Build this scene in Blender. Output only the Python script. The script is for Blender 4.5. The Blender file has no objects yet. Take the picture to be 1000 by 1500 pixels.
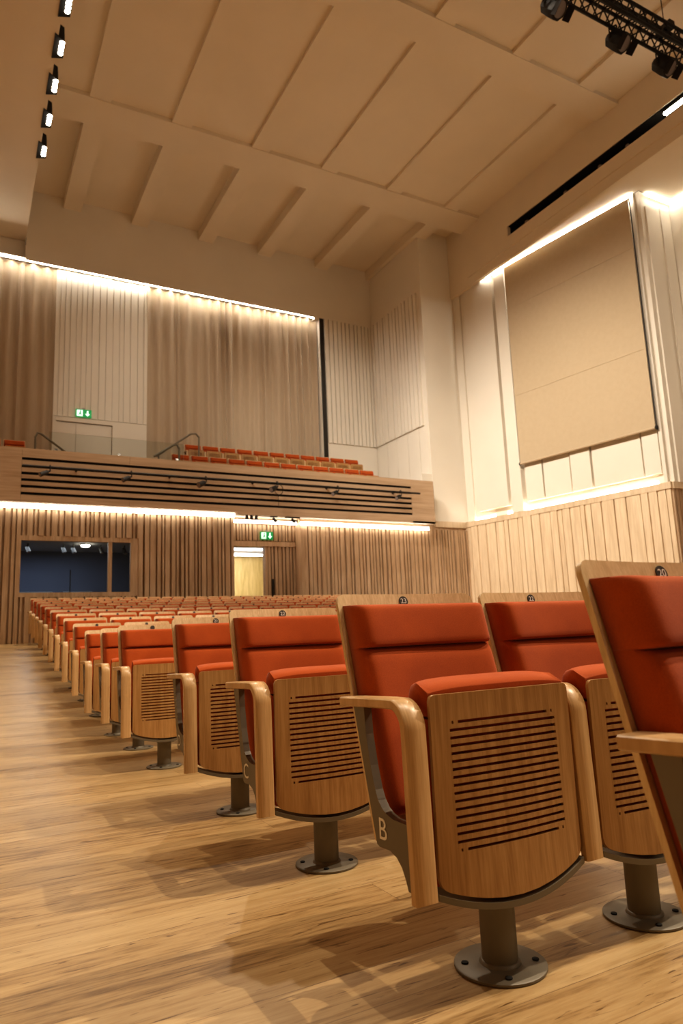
import bpy, bmesh, math, random
from mathutils import Vector, Matrix
random.seed(7)
PI = math.pi
SC = bpy.context.scene
COL = SC.collection

# ------------------------------------------------------------------ materials
def mat(name, base, rough=0.5, metal=0.0, spec=0.5):
    m = bpy.data.materials.new(name); m.use_nodes = True
    n = m.node_tree.nodes; b = n['Principled BSDF']
    b.inputs['Base Color'].default_value = (*base, 1)
    b.inputs['Roughness'].default_value = rough
    b.inputs['Metallic'].default_value = metal
    b.inputs['Specular IOR Level'].default_value = spec
    return m

def node(m, t, **kw):
    x = m.node_tree.nodes.new(t)
    for k, v in kw.items():
        if hasattr(x, k): setattr(x, k, v)
        else: x.inputs[k].default_value = v
    return x

def link(m, a, b): m.node_tree.links.new(a, b)

def ramp(m, stops):
    r = node(m, 'ShaderNodeValToRGB'); e = r.color_ramp.elements
    while len(e) < len(stops): e.new(0.5)
    for i, (p, c) in enumerate(stops):
        e[i].position = p; e[i].color = (*c, 1)
    return r

def wood(name, dark, mid, light, scale=(30, 30, 1.6), rough=0.42, bump=0.05, spread=0.12, coat=0.0):
    """straight-grained veneer: noise stretched along one axis of object space"""
    m = mat(name, mid, rough)
    P = m.node_tree.nodes['Principled BSDF']
    tc = node(m, 'ShaderNodeTexCoord'); mp = node(m, 'ShaderNodeMapping')
    mp.inputs['Scale'].default_value = scale
    oi = node(m, 'ShaderNodeObjectInfo')
    ad = node(m, 'ShaderNodeVectorMath', operation='ADD')
    ml = node(m, 'ShaderNodeVectorMath', operation='MULTIPLY'); ml.inputs[1].default_value = (7.3, 3.1, 5.7)
    cx = node(m, 'ShaderNodeCombineXYZ')
    for k in range(3): link(m, oi.outputs['Random'], cx.inputs[k])
    link(m, cx.outputs[0], ml.inputs[0])
    link(m, tc.outputs['Object'], mp.inputs['Vector'])
    link(m, mp.outputs[0], ad.inputs[0]); link(m, ml.outputs[0], ad.inputs[1])
    n1 = node(m, 'ShaderNodeTexNoise'); n1.inputs['Scale'].default_value = 1.0; n1.inputs['Detail'].default_value = 6; n1.inputs['Roughness'].default_value = 0.6
    n1.inputs['Distortion'].default_value = 0.6
    n2 = node(m, 'ShaderNodeTexNoise'); n2.inputs['Scale'].default_value = 4.5; n2.inputs['Detail'].default_value = 3
    link(m, ad.outputs[0], n1.inputs['Vector']); link(m, ad.outputs[0], n2.inputs['Vector'])
    mx = node(m, 'ShaderNodeMath', operation='MULTIPLY_ADD'); mx.inputs[1].default_value = 0.35
    link(m, n2.outputs['Fac'], mx.inputs[0]); 
    sc = node(m, 'ShaderNodeMath', operation='MULTIPLY'); sc.inputs[1].default_value = 0.65
    link(m, n1.outputs['Fac'], sc.inputs[0]); link(m, sc.outputs[0], mx.inputs[2])
    r = ramp(m, [(0.5 - spread, dark), (0.5, mid), (0.5 + spread, light)])
    link(m, mx.outputs[0], r.inputs['Fac'])
    hs = node(m, 'ShaderNodeHueSaturation')
    vv = node(m, 'ShaderNodeMath', operation='MULTIPLY_ADD'); vv.inputs[1].default_value = 0.14; vv.inputs[2].default_value = 0.93
    link(m, oi.outputs['Random'], vv.inputs[0]); link(m, vv.outputs[0], hs.inputs['Value'])
    link(m, r.outputs['Color'], hs.inputs['Color']); link(m, hs.outputs['Color'], P.inputs['Base Color'])
    bp = node(m, 'ShaderNodeBump'); bp.inputs['Strength'].default_value = bump; bp.inputs['Distance'].default_value = 0.002
    link(m, mx.outputs[0], bp.inputs['Height']); link(m, bp.outputs[0], P.inputs['Normal'])
    P.inputs['Coat Weight'].default_value = coat; P.inputs['Coat Roughness'].default_value = 0.25
    return m

def fabric(name, a, b, scale=420, bump=0.25, rough=0.9, sheen=0.3, stretch=(1, 1, 1)):
    m = mat(name, a, rough, spec=0.2)
    P = m.node_tree.nodes['Principled BSDF']
    tc = node(m, 'ShaderNodeTexCoord'); mp = node(m, 'ShaderNodeMapping'); mp.inputs['Scale'].default_value = stretch
    link(m, tc.outputs['Object'], mp.inputs['Vector'])
    n1 = node(m, 'ShaderNodeTexNoise'); n1.inputs['Scale'].default_value = scale; n1.inputs['Detail'].default_value = 2
    n2 = node(m, 'ShaderNodeTexNoise'); n2.inputs['Scale'].default_value = 9; n2.inputs['Detail'].default_value = 3
    link(m, mp.outputs[0], n1.inputs['Vector']); link(m, mp.outputs[0], n2.inputs['Vector'])
    av = node(m, 'ShaderNodeMath', operation='ADD'); link(m, n1.outputs['Fac'], av.inputs[0]); link(m, n2.outputs['Fac'], av.inputs[1])
    hf = node(m, 'ShaderNodeMath', operation='MULTIPLY'); hf.inputs[1].default_value = 0.5; link(m, av.outputs[0], hf.inputs[0])
    r = ramp(m, [(0.36, b), (0.62, a)]); link(m, hf.outputs[0], r.inputs['Fac'])
    link(m, r.outputs['Color'], P.inputs['Base Color'])
    P.inputs['Sheen Weight'].default_value = sheen; P.inputs['Sheen Roughness'].default_value = 0.5
    bp = node(m, 'ShaderNodeBump'); bp.inputs['Strength'].default_value = bump; bp.inputs['Distance'].default_value = 0.001
    link(m, n1.outputs['Fac'], bp.inputs['Height']); link(m, bp.outputs[0], P.inputs['Normal'])
    return m

def paint(name, base, var=0.03, rough=0.75):
    m = mat(name, base, rough, spec=0.25)
    P = m.node_tree.nodes['Principled BSDF']
    tc = node(m, 'ShaderNodeTexCoord')
    n1 = node(m, 'ShaderNodeTexNoise'); n1.inputs['Scale'].default_value = 0.7; n1.inputs['Detail'].default_value = 4
    link(m, tc.outputs['Object'], n1.inputs['Vector'])
    r = ramp(m, [(0.3, tuple(c * (1 - var) for c in base)), (0.7, tuple(min(1, c * (1 + var)) for c in base))])
    link(m, n1.outputs['Fac'], r.inputs['Fac']); link(m, r.outputs['Color'], P.inputs['Base Color'])
    return m

def glow(name, col, strength):
    m = bpy.data.materials.new(name); m.use_nodes = True
    P = m.node_tree.nodes['Principled BSDF']
    P.inputs['Base Color'].default_value = (*col, 1)
    P.inputs['Emission Color'].default_value = (*col, 1); P.inputs['Emission Strength'].default_value = strength
    return m

def floor_mat():
    m = mat('oak floor boards', (0.4, 0.23, 0.1), 0.36)
    P = m.node_tree.nodes['Principled BSDF']
    tc = node(m, 'ShaderNodeTexCoord'); sx = node(m, 'ShaderNodeSeparateXYZ'); link(m, tc.outputs['Object'], sx.inputs[0])
    yz = node(m, 'ShaderNodeMath', operation='ADD'); link(m, sx.outputs['Y'], yz.inputs[0]); link(m, sx.outputs['Z'], yz.inputs[1])
    cb = node(m, 'ShaderNodeCombineXYZ'); link(m, sx.outputs['X'], cb.inputs[0]); link(m, yz.outputs[0], cb.inputs[1])
    br = node(m, 'ShaderNodeTexBrick'); br.offset = 0.37; br.offset_frequency = 3; br.squash = 1.0
    br.inputs['Scale'].default_value = 1.0; br.inputs['Brick Width'].default_value = 1.9; br.inputs['Row Height'].default_value = 0.16
    br.inputs['Mortar Size'].default_value = 0.0012; br.inputs['Mortar Smooth'].default_value = 0.3; br.inputs['Bias'].default_value = 0.0
    br.inputs['Color1'].default_value = (0, 0, 0, 1); br.inputs['Color2'].default_value = (1, 1, 1, 1); br.inputs['Mortar'].default_value = (0.4, 0.4, 0.4, 1)
    link(m, cb.outputs[0], br.inputs['Vector'])
    # grain, shifted board by board
    mp = node(m, 'ShaderNodeMapping'); mp.inputs['Scale'].default_value = (1.3, 17, 1); link(m, cb.outputs[0], mp.inputs['Vector'])
    sh = node(m, 'ShaderNodeVectorMath', operation='SCALE'); sh.inputs['Scale'].default_value = 9.0; link(m, br.outputs['Color'], sh.inputs[0])
    ad = node(m, 'ShaderNodeVectorMath', operation='ADD'); link(m, mp.outputs[0], ad.inputs[0]); link(m, sh.outputs[0], ad.inputs[1])
    g1 = node(m, 'ShaderNodeTexNoise'); g1.inputs['Scale'].default_value = 1.3; g1.inputs['Detail'].default_value = 7; g1.inputs['Roughness'].default_value = 0.62; g1.inputs['Distortion'].default_value = 1.1
    link(m, ad.outputs[0], g1.inputs['Vector'])
    g2 = node(m, 'ShaderNodeTexNoise'); g2.inputs['Scale'].default_value = 6; g2.inputs['Detail'].default_value = 5; g2.inputs['Roughness'].default_value = 0.65
    link(m, ad.outputs[0], g2.inputs['Vector'])
    # sum: board tone + grain
    bw = node(m, 'ShaderNodeRGBToBW'); link(m, br.outputs['Color'], bw.inputs[0])
    s1 = node(m, 'ShaderNodeMath', operation='MULTIPLY'); s1.inputs[1].default_value = 0.17; link(m, bw.outputs[0], s1.inputs[0])
    s2 = node(m, 'ShaderNodeMath', operation='MULTIPLY_ADD'); s2.inputs[1].default_value = 0.62; link(m, g1.outputs['Fac'], s2.inputs[0]); link(m, s1.outputs[0], s2.inputs[2])
    s3 = node(m, 'ShaderNodeMath', operation='MULTIPLY_ADD'); s3.inputs[1].default_value = 0.40; link(m, g2.outputs['Fac'], s3.inputs[0]); link(m, s2.outputs[0], s3.inputs[2])
    r = ramp(m, [(0.35, (0.075, 0.040, 0.015)), (0.43, (0.215, 0.128, 0.052)), (0.54, (0.40, 0.265, 0.122)), (0.74, (0.52, 0.375, 0.195))])
    link(m, s3.outputs[0], r.inputs['Fac'])
    # board joints
    mm = node(m, 'ShaderNodeMixRGB'); mm.inputs['Color2'].default_value = (0.10, 0.05, 0.02, 1)
    jf = node(m, 'ShaderNodeMath', operation='MULTIPLY'); jf.inputs[1].default_value = 0.7; link(m, br.outputs['Fac'], jf.inputs[0])
    link(m, jf.outputs[0], mm.inputs['Fac']); link(m, r.outputs['Color'], mm.inputs['Color1'])
    # thin dark checks along the grain
    mp3 = node(m, 'ShaderNodeMapping'); mp3.inputs['Scale'].default_value = (2.2, 24, 1); link(m, cb.outputs[0], mp3.inputs['Vector'])
    ad3 = node(m, 'ShaderNodeVectorMath', operation='ADD'); link(m, mp3.outputs[0], ad3.inputs[0]); link(m, sh.outputs[0], ad3.inputs[1])
    g3 = node(m, 'ShaderNodeTexNoise'); g3.inputs['Scale'].default_value = 1.6; g3.inputs['Detail'].default_value = 5; g3.inputs['Distortion'].default_value = 2.2
    link(m, ad3.outputs[0], g3.inputs['Vector'])
    r3 = ramp(m, [(0.315, (0.36, 0.29, 0.23)), (0.37, (1, 1, 1))]); link(m, g3.outputs['Fac'], r3.inputs['Fac'])
    m3 = node(m, 'ShaderNodeMixRGB'); m3.blend_type = 'MULTIPLY'; m3.inputs['Fac'].default_value = 1.0
    link(m, mm.outputs[0], m3.inputs['Color1']); link(m, r3.outputs['Color'], m3.inputs['Color2'])
    link(m, m3.outputs[0], P.inputs['Base Color'])
    rr = node(m, 'ShaderNodeMath', operation='MULTIPLY_ADD'); rr.inputs[1].default_value = 0.10; rr.inputs[2].default_value = 0.30
    link(m, g1.outputs['Fac'], rr.inputs[0]); link(m, rr.outputs[0], P.inputs['Roughness'])
    bp = node(m, 'ShaderNodeBump'); bp.inputs['Strength'].default_value = 0.08; bp.inputs['Distance'].default_value = 0.002
    link(m, s3.outputs[0], bp.inputs['Height']); link(m, bp.outputs[0], P.inputs['Normal'])
    return m

M = {}
M['floor'] = floor_mat()
M['seat_wood'] = wood('oak seat veneer', (0.34, 0.180, 0.062), (0.415, 0.232, 0.088), (0.48, 0.285, 0.118), (52, 52, 2.2), 0.4)
M['arm_wood'] = wood('pale laminated arm', (0.47, 0.285, 0.125), (0.56, 0.36, 0.175), (0.64, 0.435, 0.23), (60, 10, 2.0), 0.35)
M['back_wood'] = wood('pale back veneer', (0.58, 0.41, 0.215), (0.66, 0.485, 0.27), (0.74, 0.565, 0.335), (52, 52, 1.6), 0.4)
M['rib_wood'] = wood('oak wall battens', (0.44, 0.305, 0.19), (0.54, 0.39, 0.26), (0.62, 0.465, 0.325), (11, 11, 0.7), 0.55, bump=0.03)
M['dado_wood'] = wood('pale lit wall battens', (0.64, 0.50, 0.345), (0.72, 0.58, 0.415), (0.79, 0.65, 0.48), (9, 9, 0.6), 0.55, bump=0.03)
M['fascia_wood'] = wood('balcony oak panel', (0.43, 0.30, 0.19), (0.49, 0.35, 0.235), (0.55, 0.40, 0.275), (0.5, 6, 14), 0.5, bump=0.03)
M['cloth'] = fabric('orange wool', (0.47, 0.091, 0.015), (0.38, 0.069, 0.011), sheen=0.15)
M['metal'] = mat('olive grey powder coat', (0.175, 0.150, 0.108), 0.5, 0.1)
M['steel'] = mat('dark steel', (0.05, 0.045, 0.04), 0.4, 0.7)
M['chrome'] = mat('chrome', (0.6, 0.6, 0.6), 0.2, 1.0)
M['black'] = mat('black gap', (0.008, 0.007, 0.006), 0.8)
M['blackmetal'] = mat('black metal', (0.018, 0.016, 0.015), 0.55, 0.3)
M['wall'] = paint('cream wall paint', (0.80, 0.755, 0.68))
M['ceil'] = paint('cream ceiling paint', (0.80, 0.72, 0.60))
M['curtain'] = fabric('beige curtain', (0.55, 0.45, 0.34), (0.50, 0.405, 0.30), scale=60, bump=0.1, stretch=(1, 1, 0.05))
M['blind'] = fabric('sand blind cloth', (0.55, 0.45, 0.32), (0.52, 0.42, 0.295), scale=90, bump=0.05)
M['strip'] = glow('warm strip light', (1.0, 0.92, 0.78), 54)
M['strip_curtain'] = glow('warm strip light over the curtains', (1.0, 0.92, 0.78), 56)
M['strip_ledge'] = glow('warm strip light on the ledge', (1.0, 0.92, 0.78), 17)
M['strip_soft'] = glow('warm strip light on the back wall', (1.0, 0.91, 0.75), 14)
M['lamp'] = glow('lamp', (1.0, 0.9, 0.75), 40)
M['lobbylamp'] = glow('lobby tube', (0.95, 0.97, 1.0), 6)
M['badge'] = mat('badge disc', (0.05, 0.038, 0.03), 0.4)
M['white'] = mat('white lettering', (0.85, 0.82, 0.76), 0.6)
M['navy'] = paint('navy booth wall', (0.075, 0.09, 0.14))
M['boothceil'] = paint('booth ceiling', (0.42, 0.41, 0.40))
M['lobby'] = wood('yellow lobby panel', (0.50, 0.36, 0.13), (0.60, 0.44, 0.18), (0.68, 0.52, 0.24), (6, 6, 0.8), 0.5)
M['lens'] = mat('lens', (0.25, 0.22, 0.22), 0.15)
M['green'] = glow('exit green', (0.004, 0.20, 0.05), 1.0)
M['signwhite'] = glow('exit white', (0.75, 1.0, 0.85), 1.1)
def glassmat():
    m = bpy.data.materials.new('clear glass'); m.use_nodes = True
    t = m.node_tree; t.nodes.remove(t.nodes['Principled BSDF'])
    tr = t.nodes.new('ShaderNodeBsdfTransparent'); tr.inputs[0].default_value = (0.93, 0.95, 0.94, 1)
    gl = t.nodes.new('ShaderNodeBsdfGlossy'); gl.inputs['Roughness'].default_value = 0.03
    fr = t.nodes.new('ShaderNodeFresnel'); fr.inputs[0].default_value = 1.45
    mx = t.nodes.new('ShaderNodeMixShader')
    t.links.new(fr.outputs[0], mx.inputs[0]); t.links.new(tr.outputs[0], mx.inputs[1]); t.links.new(gl.outputs[0], mx.inputs[2])
    t.links.new(mx.outputs[0], t.nodes['Material Output'].inputs[0])
    return m
M['glass'] = glassmat()

# ------------------------------------------------------------------ mesh helpers
class MB:
    def __init__(s): s.v = []; s.f = []; s.mi = []; s.sm = []
    def add(s, v, f, mi=0, smooth=False):
        b = len(s.v); s.v += [tuple(p) for p in v]
        s.f += [tuple(b + i for i in q) for q in f]; s.mi += [mi] * len(f); s.sm += [smooth] * len(f)
    def box(s, x0, x1, y0, y1, z0, z1, mi=0):
        v = [(x, y, z) for z in (z0, z1) for y in (y0, y1) for x in (x0, x1)]
        s.add(v, [(0, 2, 3, 1), (4, 5, 7, 6), (0, 1, 5, 4), (2, 6, 7, 3), (0, 4, 6, 2), (1, 3, 7, 5)], mi)
    def obox(s, o, ax, ay, az, mi=0):
        """box from corner o along three edge vectors"""
        o, ax, ay, az = map(Vector, (o, ax, ay, az))
        v = [o + i * ax + j * ay + k * az for k in (0, 1) for j in (0, 1) for i in (0, 1)]
        s.add(v, [(0, 2, 3, 1), (4, 5, 7, 6), (0, 1, 5, 4), (2, 6, 7, 3), (0, 4, 6, 2), (1, 3, 7, 5)], mi)
    def prism(s, poly, axis, a, b, mi=0, smooth=False):
        """extrude a 2-D polygon: axis x -> poly is (y,z); y -> (x,z); z -> (x,y)"""
        def P(p, t):
            return {'x': (t, p[0], p[1]), 'y': (p[0], t, p[1]), 'z': (p[0], p[1], t)}[axis]
        n = len(poly); v = [P(p, a) for p in poly] + [P(p, b) for p in poly]
        s.add(v, [tuple(range(n - 1, -1, -1)), tuple(range(n, 2 * n))], mi)
        s.add(v, [(i, (i + 1) % n, n + (i + 1) % n, n + i) for i in range(n)], mi, smooth)
    def tube(s, pts, r, seg=10, mi=0, caps=True):
        pts = [Vector(p) for p in pts]; rings = []
        up = None
        for i, p in enumerate(pts):
            d = (pts[min(i + 1, len(pts) - 1)] - pts[max(i - 1, 0)]).normalized()
            if up is None:
                up = Vector((0, 0, 1)) if abs(d.z) < 0.9 else Vector((1, 0, 0))
            a = d.cross(up).normalized(); b = a.cross(d).normalized(); up = b
            rr = r[i] if isinstance(r, (list, tuple)) else r
            rings.append([p + rr * (math.cos(2 * PI * k / seg) * a + math.sin(2 * PI * k / seg) * b) for k in range(seg)])
        v = [q for R in rings for q in R]; f = []
        for i in range(len(rings) - 1):
            for k in range(seg):
                f.append((i * seg + k, i * seg + (k + 1) % seg, (i + 1) * seg + (k + 1) % seg, (i + 1) * seg + k))
        s.add(v, f, mi, True)
        if caps:
            s.add(v, [tuple(range(seg))[::-1], tuple(range((len(rings) - 1) * seg, len(rings) * seg))], mi)
    def lathe(s, prof, seg=28, c=(0, 0, 0), mi=0, smooth=True):
        v = []; f = []
        for r, z in prof:
            v += [(c[0] + r * math.cos(2 * PI * k / seg), c[1] + r * math.sin(2 * PI * k / seg), c[2] + z) for k in range(seg)]
        for i in range(len(prof) - 1):
            for k in range(seg):
                f.append((i * seg + k, i * seg + (k + 1) % seg, (i + 1) * seg + (k + 1) % seg, (i + 1) * seg + k))
        f.append(tuple(range(seg))[::-1]); f.append(tuple(range((len(prof) - 1) * seg, len(prof) * seg)))
        s.add(v, f, mi, smooth)
    def sheet(s, nu, nv, fn, th, keep=lambda i, j: True, mi=0, smooth=True):
        """solid sheet: fn(i,j) front point; th(i,j) vector to the back"""
        b = len(s.v); F = [[Vector(fn(i, j)) for j in range(nv)] for i in range(nu)]
        v = [F[i][j] for i in range(nu) for j in range(nv)] + [F[i][j] + Vector(th(i, j)) for i in range(nu) for j in range(nv)]
        N = nu * nv; I = lambda i, j: i * nv + j; f = []; side = []
        K = lambda i, j: 0 <= i < nu - 1 and 0 <= j < nv - 1 and keep(i, j)
        for i in range(nu - 1):
            for j in range(nv - 1):
                if not K(i, j): continue
                a, c, d, e = I(i, j), I(i + 1, j), I(i + 1, j + 1), I(i, j + 1)
                f += [(a, c, d, e), (N + e, N + d, N + c, N + a)]
                if not K(i - 1, j): side.append((a, e, N + e, N + a))
                if not K(i + 1, j): side.append((c, N + c, N + d, d))
                if not K(i, j - 1): side.append((a, N + a, N + c, c))
                if not K(i, j + 1): side.append((e, d, N + d, N + e))
        s.add(v, f, mi, smooth)
        base = len(s.v) - 2 * N
        s.f += [tuple(base + q for q in t) for t in side]; s.mi += [mi] * len(side); s.sm += [False] * len(side)
    def mesh(s, name, mats):
        me = bpy.data.meshes.new(name); me.from_pydata(s.v, [], s.f)
        for m in (mats if isinstance(mats, (list, tuple)) else [mats]): me.materials.append(m)
        me.polygons.foreach_set('material_index', s.mi); me.polygons.foreach_set('use_smooth', s.sm)
        bm = bmesh.new(); bm.from_mesh(me); bmesh.ops.recalc_face_normals(bm, faces=bm.faces)
        loose = [v for v in bm.verts if not v.link_faces]
        bmesh.ops.delete(bm, geom=loose, context='VERTS')
        bm.to_mesh(me); bm.free()
        if any(s.sm): me.set_sharp_from_angle(angle=math.radians(42))
        return me
    def build(s, name, mats, parent=None, loc=None):
        o = bpy.data.objects.new(name, s.mesh(name, mats)); COL.objects.link(o)
        if loc: o.location = loc
        if parent: o.parent = parent
        return o

def tag(o, label=None, cat=None, group=None, kind=None):
    if label: o['label'] = label
    if cat: o['category'] = cat
    if group: o['group'] = group
    if kind: o['kind'] = kind
    return o
def thing(name, label, cat, loc=(0, 0, 0), rz=0, group=None):
    o = bpy.data.objects.new(name, None); COL.objects.link(o); o.empty_display_size = 0.1
    o.location = loc; o.rotation_euler = (0, 0, rz)
    return tag(o, label, cat, group)
def struct(name, mb, m, parent=None):
    o = mb.build(name, m, parent)
    if parent is None: o['kind'] = 'structure'
    return o
def cushion_mesh(W, S0, S1, T, place, nx=22, ns=12, n=7.0, puff=0.0):
    """upholstered pad: W half width, S0..S1 extent, T thickness; place(x,s,t) maps to space"""
    def cl(k, N): return -math.cos(PI * k / (N - 1))
    mb = MB(); V = []; f = []
    for i in range(nx):
        u = cl(i, nx)
        for j in range(ns):
            w = cl(j, ns)
            fu = max(0.0, 1 - abs(u) ** n) ** (1 / 4.2); fw = max(0.0, 1 - abs(w) ** n) ** (1 / 4.2)
            t = T * fu * fw * (1 + puff * (1 - w * w))
            V.append(place(u * W, (S0 + S1) / 2 + w * (S1 - S0) / 2, t))
    N = nx * ns
    for i in range(nx):
        for j in range(ns):
            V.append(place(cl(i, nx) * W, (S0 + S1) / 2 + cl(j, ns) * (S1 - S0) / 2, 0.0))
    for i in range(nx - 1):
        for j in range(ns - 1):
            a, b, c, d = i * ns + j, (i + 1) * ns + j, (i + 1) * ns + j + 1, i * ns + j + 1
            f += [(a, b, c, d), (N + d, N + c, N + b, N + a)]
    mb.add(V, f, 0, True)
    return mb
def weld(o):
    bm = bmesh.new(); bm.from_mesh(o.data); bmesh.ops.remove_doubles(bm, verts=bm.verts, dist=0.0002)
    bmesh.ops.recalc_face_normals(bm, faces=bm.faces); bm.to_mesh(o.data); bm.free()
def text(body, size, m, name, parent, loc, rot, extrude=0.0004):
    c = bpy.data.curves.new(name, 'FONT'); c.body = body; c.size = size; c.align_x = 'CENTER'; c.align_y = 'CENTER'; c.extrude = extrude
    c.materials.append(m)
    q = bpy.data.objects.new(name + '_curve', c); me = bpy.data.meshes.new_from_object(q); bpy.data.objects.remove(q)
    o = bpy.data.objects.new(name, me); COL.objects.link(o); o.parent = parent; o.location = loc; o.rotation_euler = rot
    return o

# ------------------------------------------------------------------ camera
cam = bpy.data.cameras.new('camera'); co = bpy.data.objects.new('camera', cam); COL.objects.link(co)
yaw, pitch, roll = (math.radians(a) for a in (28.76, 9.82, -2.347))
fw = Vector((math.sin(yaw) * math.cos(pitch), math.cos(yaw) * math.cos(pitch), math.sin(pitch)))
rt = Vector((math.cos(yaw), -math.sin(yaw), 0)); up = rt.cross(fw)
r2 = rt * math.cos(roll) + up * math.sin(roll); u2 = -rt * math.sin(roll) + up * math.cos(roll)
co.matrix_world = Matrix(((r2.x, u2.x, -fw.x, 0), (r2.y, u2.y, -fw.y, 0), (r2.z, u2.z, -fw.z, 0.8), (0, 0, 0, 1)))
cam.sensor_fit = 'VERTICAL'; cam.sensor_height = 36; cam.lens = 1016 / 1500 * 36
cam.clip_end = 100; cam.clip_start = 0.02
cam.dof.use_dof = True; cam.dof.focus_distance = 2.3; cam.dof.aperture_fstop = 5.0
SC.camera = co

# ------------------------------------------------------------------ setting: floor
RAKE = 0.0972; YR0, YR1 = 6.42, 14.95
def floor_z(y):
    return RAKE * (min(max(y, YR0), YR1) - YR0)
mb = MB()
prof = [(-6, 0), (YR0 - 0.12, 0), (YR0 + 0.12, floor_z(YR0 + 0.12)), (YR1 - 0.12, floor_z(YR1 - 0.12)), (YR1 + 0.12, floor_z(YR1)), (16.6, floor_z(16.6)), (16.6, -0.2), (-6, -0.2)]
mb.prism(prof, 'x', -6, 16.2)
struct('floor', mb, M['floor'])
ZB = floor_z(16)

# ------------------------------------------------------------------ ribbed walls
def ribs(mb, p0, p1, zfn, wr, dr, seed, nrm, gap=0.0, base=0.0, gr=(0.022, 0.05)):
    """battens of random width and depth between plan points p0 and p1; zfn(s0,s1) -> list of (z0,z1)"""
    R = random.Random(seed)
    p0 = Vector((*p0, 0)); p1 = Vector((*p1, 0)); L = (p1 - p0).length; d = (p1 - p0) / L; n = Vector((*nrm, 0)).normalized()
    s = 0.0; k = 0
    while s < L - 1e-4:
        w = min(R.uniform(*(wr if k % 2 == 0 else gr)), L - s)
        if L - s - w < wr[0] * 0.5: w = L - s
        dep = R.uniform(*dr) if k % 2 == 0 else base + R.uniform(0, dr[0] * 0.12)
        for z0, z1 in zfn(s, s + w):
            o = p0 + d * (s + gap / 2)
            mb.obox((o.x, o.y, z0), d * (w - gap), n * max(dep, 0.004), (0, 0, z1 - z0))
        s += w; k += 1

# back wall beside the window
WX0, WX1, WZ0, WZ1 = 0.93, 3.37, 1.76, 3.03
YL = 15.6
mb = MB()
def zl(s0, s1):
    a, b = -5 + s0, -5 + s1
    if b > WX0 and a < WX1: return [(ZB, WZ0), (WZ1, 3.62)]
    return [(ZB, 3.62)]
ribs(mb, (-5, YL), (WX0, YL), lambda a, b: [(ZB, 3.62)], (0.035, 0.12), (0.06, 0.10), 3, (0, -1))
ribs(mb, (WX0, YL), (WX1, YL), lambda a, b: [(ZB, WZ0), (WZ1, 3.62)], (0.035, 0.12), (0.06, 0.10), 4, (0, -1))
ribs(mb, (WX1, YL), (5.58, YL), lambda a, b: [(ZB, 3.62)], (0.035, 0.12), (0.06, 0.10), 5, (0, -1))
mb.box(-5, WX0, YL, YL + 0.12, ZB, 3.7); mb.box(WX1, 5.58, YL, YL + 0.12, ZB, 3.7)
mb.box(WX0, WX1, YL, YL + 0.12, ZB, WZ0); mb.box(WX0, WX1, YL, YL + 0.12, WZ1, 3.7)
mb.box(5.46, 5.58, YL + 0.12, 16.2, ZB, 3.7)
struct('wall_back', mb, M['rib_wood'])
# recess with the doorway
YR = 16.2
mb = MB()
ribs(mb, (5.58, YR), (7.5, YR), lambda a, b: [(3.14, 3.56)], (0.04, 0.11), (0.06, 0.09), 8, (0, -1))
ribs(mb, (6.70, YR), (7.5, YR), lambda a, b: [(ZB, 3.0)], (0.04, 0.10), (0.06, 0.09), 9, (0, -1))
mb.box(5.46, 7.5, YR, YR + 0.1, 3.0, 3.7); mb.box(6.62, 7.5, YR, YR + 0.1, ZB, 3.0); mb.box(5.46, 5.62, YR, YR + 0.1, ZB, 3.0)
struct('wall_recess', mb, M['rib_wood'])
mb = MB(); mb.box(5.58, 7.46, YR - 0.10, YR, 3.0, 3.12); mb.box(6.62, 6.69, YR - 0.06, YR, ZB, 3.0)
struct('trim_1', mb, M['rib_wood'])
mb = MB(); mb.box(6.78, 6.83, YR - 0.11, YR - 0.07, ZB + 0.9, ZB + 1.35)
tag(mb.build('door_pull', M['steel']), 'slim dark vertical door pull on the battens beside the doorway', 'door pull')
# right part of the back wall
YW = 15.9
mb = MB()
ribs(mb, (7.5, YW), (12.89, YW), lambda a, b: [(ZB - 0.8, 3.56)], (0.04, 0.13), (0.06, 0.10), 21, (0, -1))
mb.box(7.5, 13.3, YW, YW + 0.12, -0.05, 3.7)
mb.box(7.47, 7.63, YW - 0.085, YR + 0.02, ZB, 3.6)
struct('wall_back_right', mb, M['rib_wood'])

# window to the control booth
f = MB(); y0, y1 = YL - 0.07, YL + 0.05
f.box(WX0, WX1, y0, y1, WZ0, WZ0 + 0.09); f.box(WX0, WX1, y0, y1, WZ1 - 0.10, WZ1)
f.box(WX0, WX0 + 0.07, y0, y1, WZ0 + 0.09, WZ1 - 0.10); f.box(WX1 - 0.17, WX1, y0, y1, WZ0 + 0.09, WZ1 - 0.10)
w = struct('window_1', f, M['rib_wood'])
f = MB(); f.box(2.73, 2.81, YL - 0.05, YL + 0.05, WZ0 + 0.09, WZ1 - 0.10); f.build('mullion', M['rib_wood'], w)
f = MB(); f.box(WX0 + 0.07, 2.73, YL + 0.01, YL + 0.02, WZ0 + 0.09, WZ1 - 0.10); f.build('pane', M['glass'], w)
f = MB(); f.box(2.81, WX1 - 0.17, YL + 0.01, YL + 0.02, WZ0 + 0.09, WZ1 - 0.10); f.build('pane', M['glass'], w)
# booth interior
f = MB()
f.box(-1.5, 5.2, 18.4, 18.5, 0.8, 3.4); f.box(-1.6, -1.5, YL + 0.13, 18.5, 0.8, 3.4); f.box(5.2, 5.3, YL + 0.13, 18.5, 0.8, 3.4)
struct('wall_booth', f, M['navy'])
f = MB(); f.box(-1.5, 5.2, YL + 0.13, 18.4, 0.70, 0.78); struct('floor_booth', f, M['navy'])
f = MB(); f.box(-1.5, 5.2, YL + 0.13, 18.4, 3.06, 3.4); struct('ceiling_booth', f, M['boothceil'])

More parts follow.
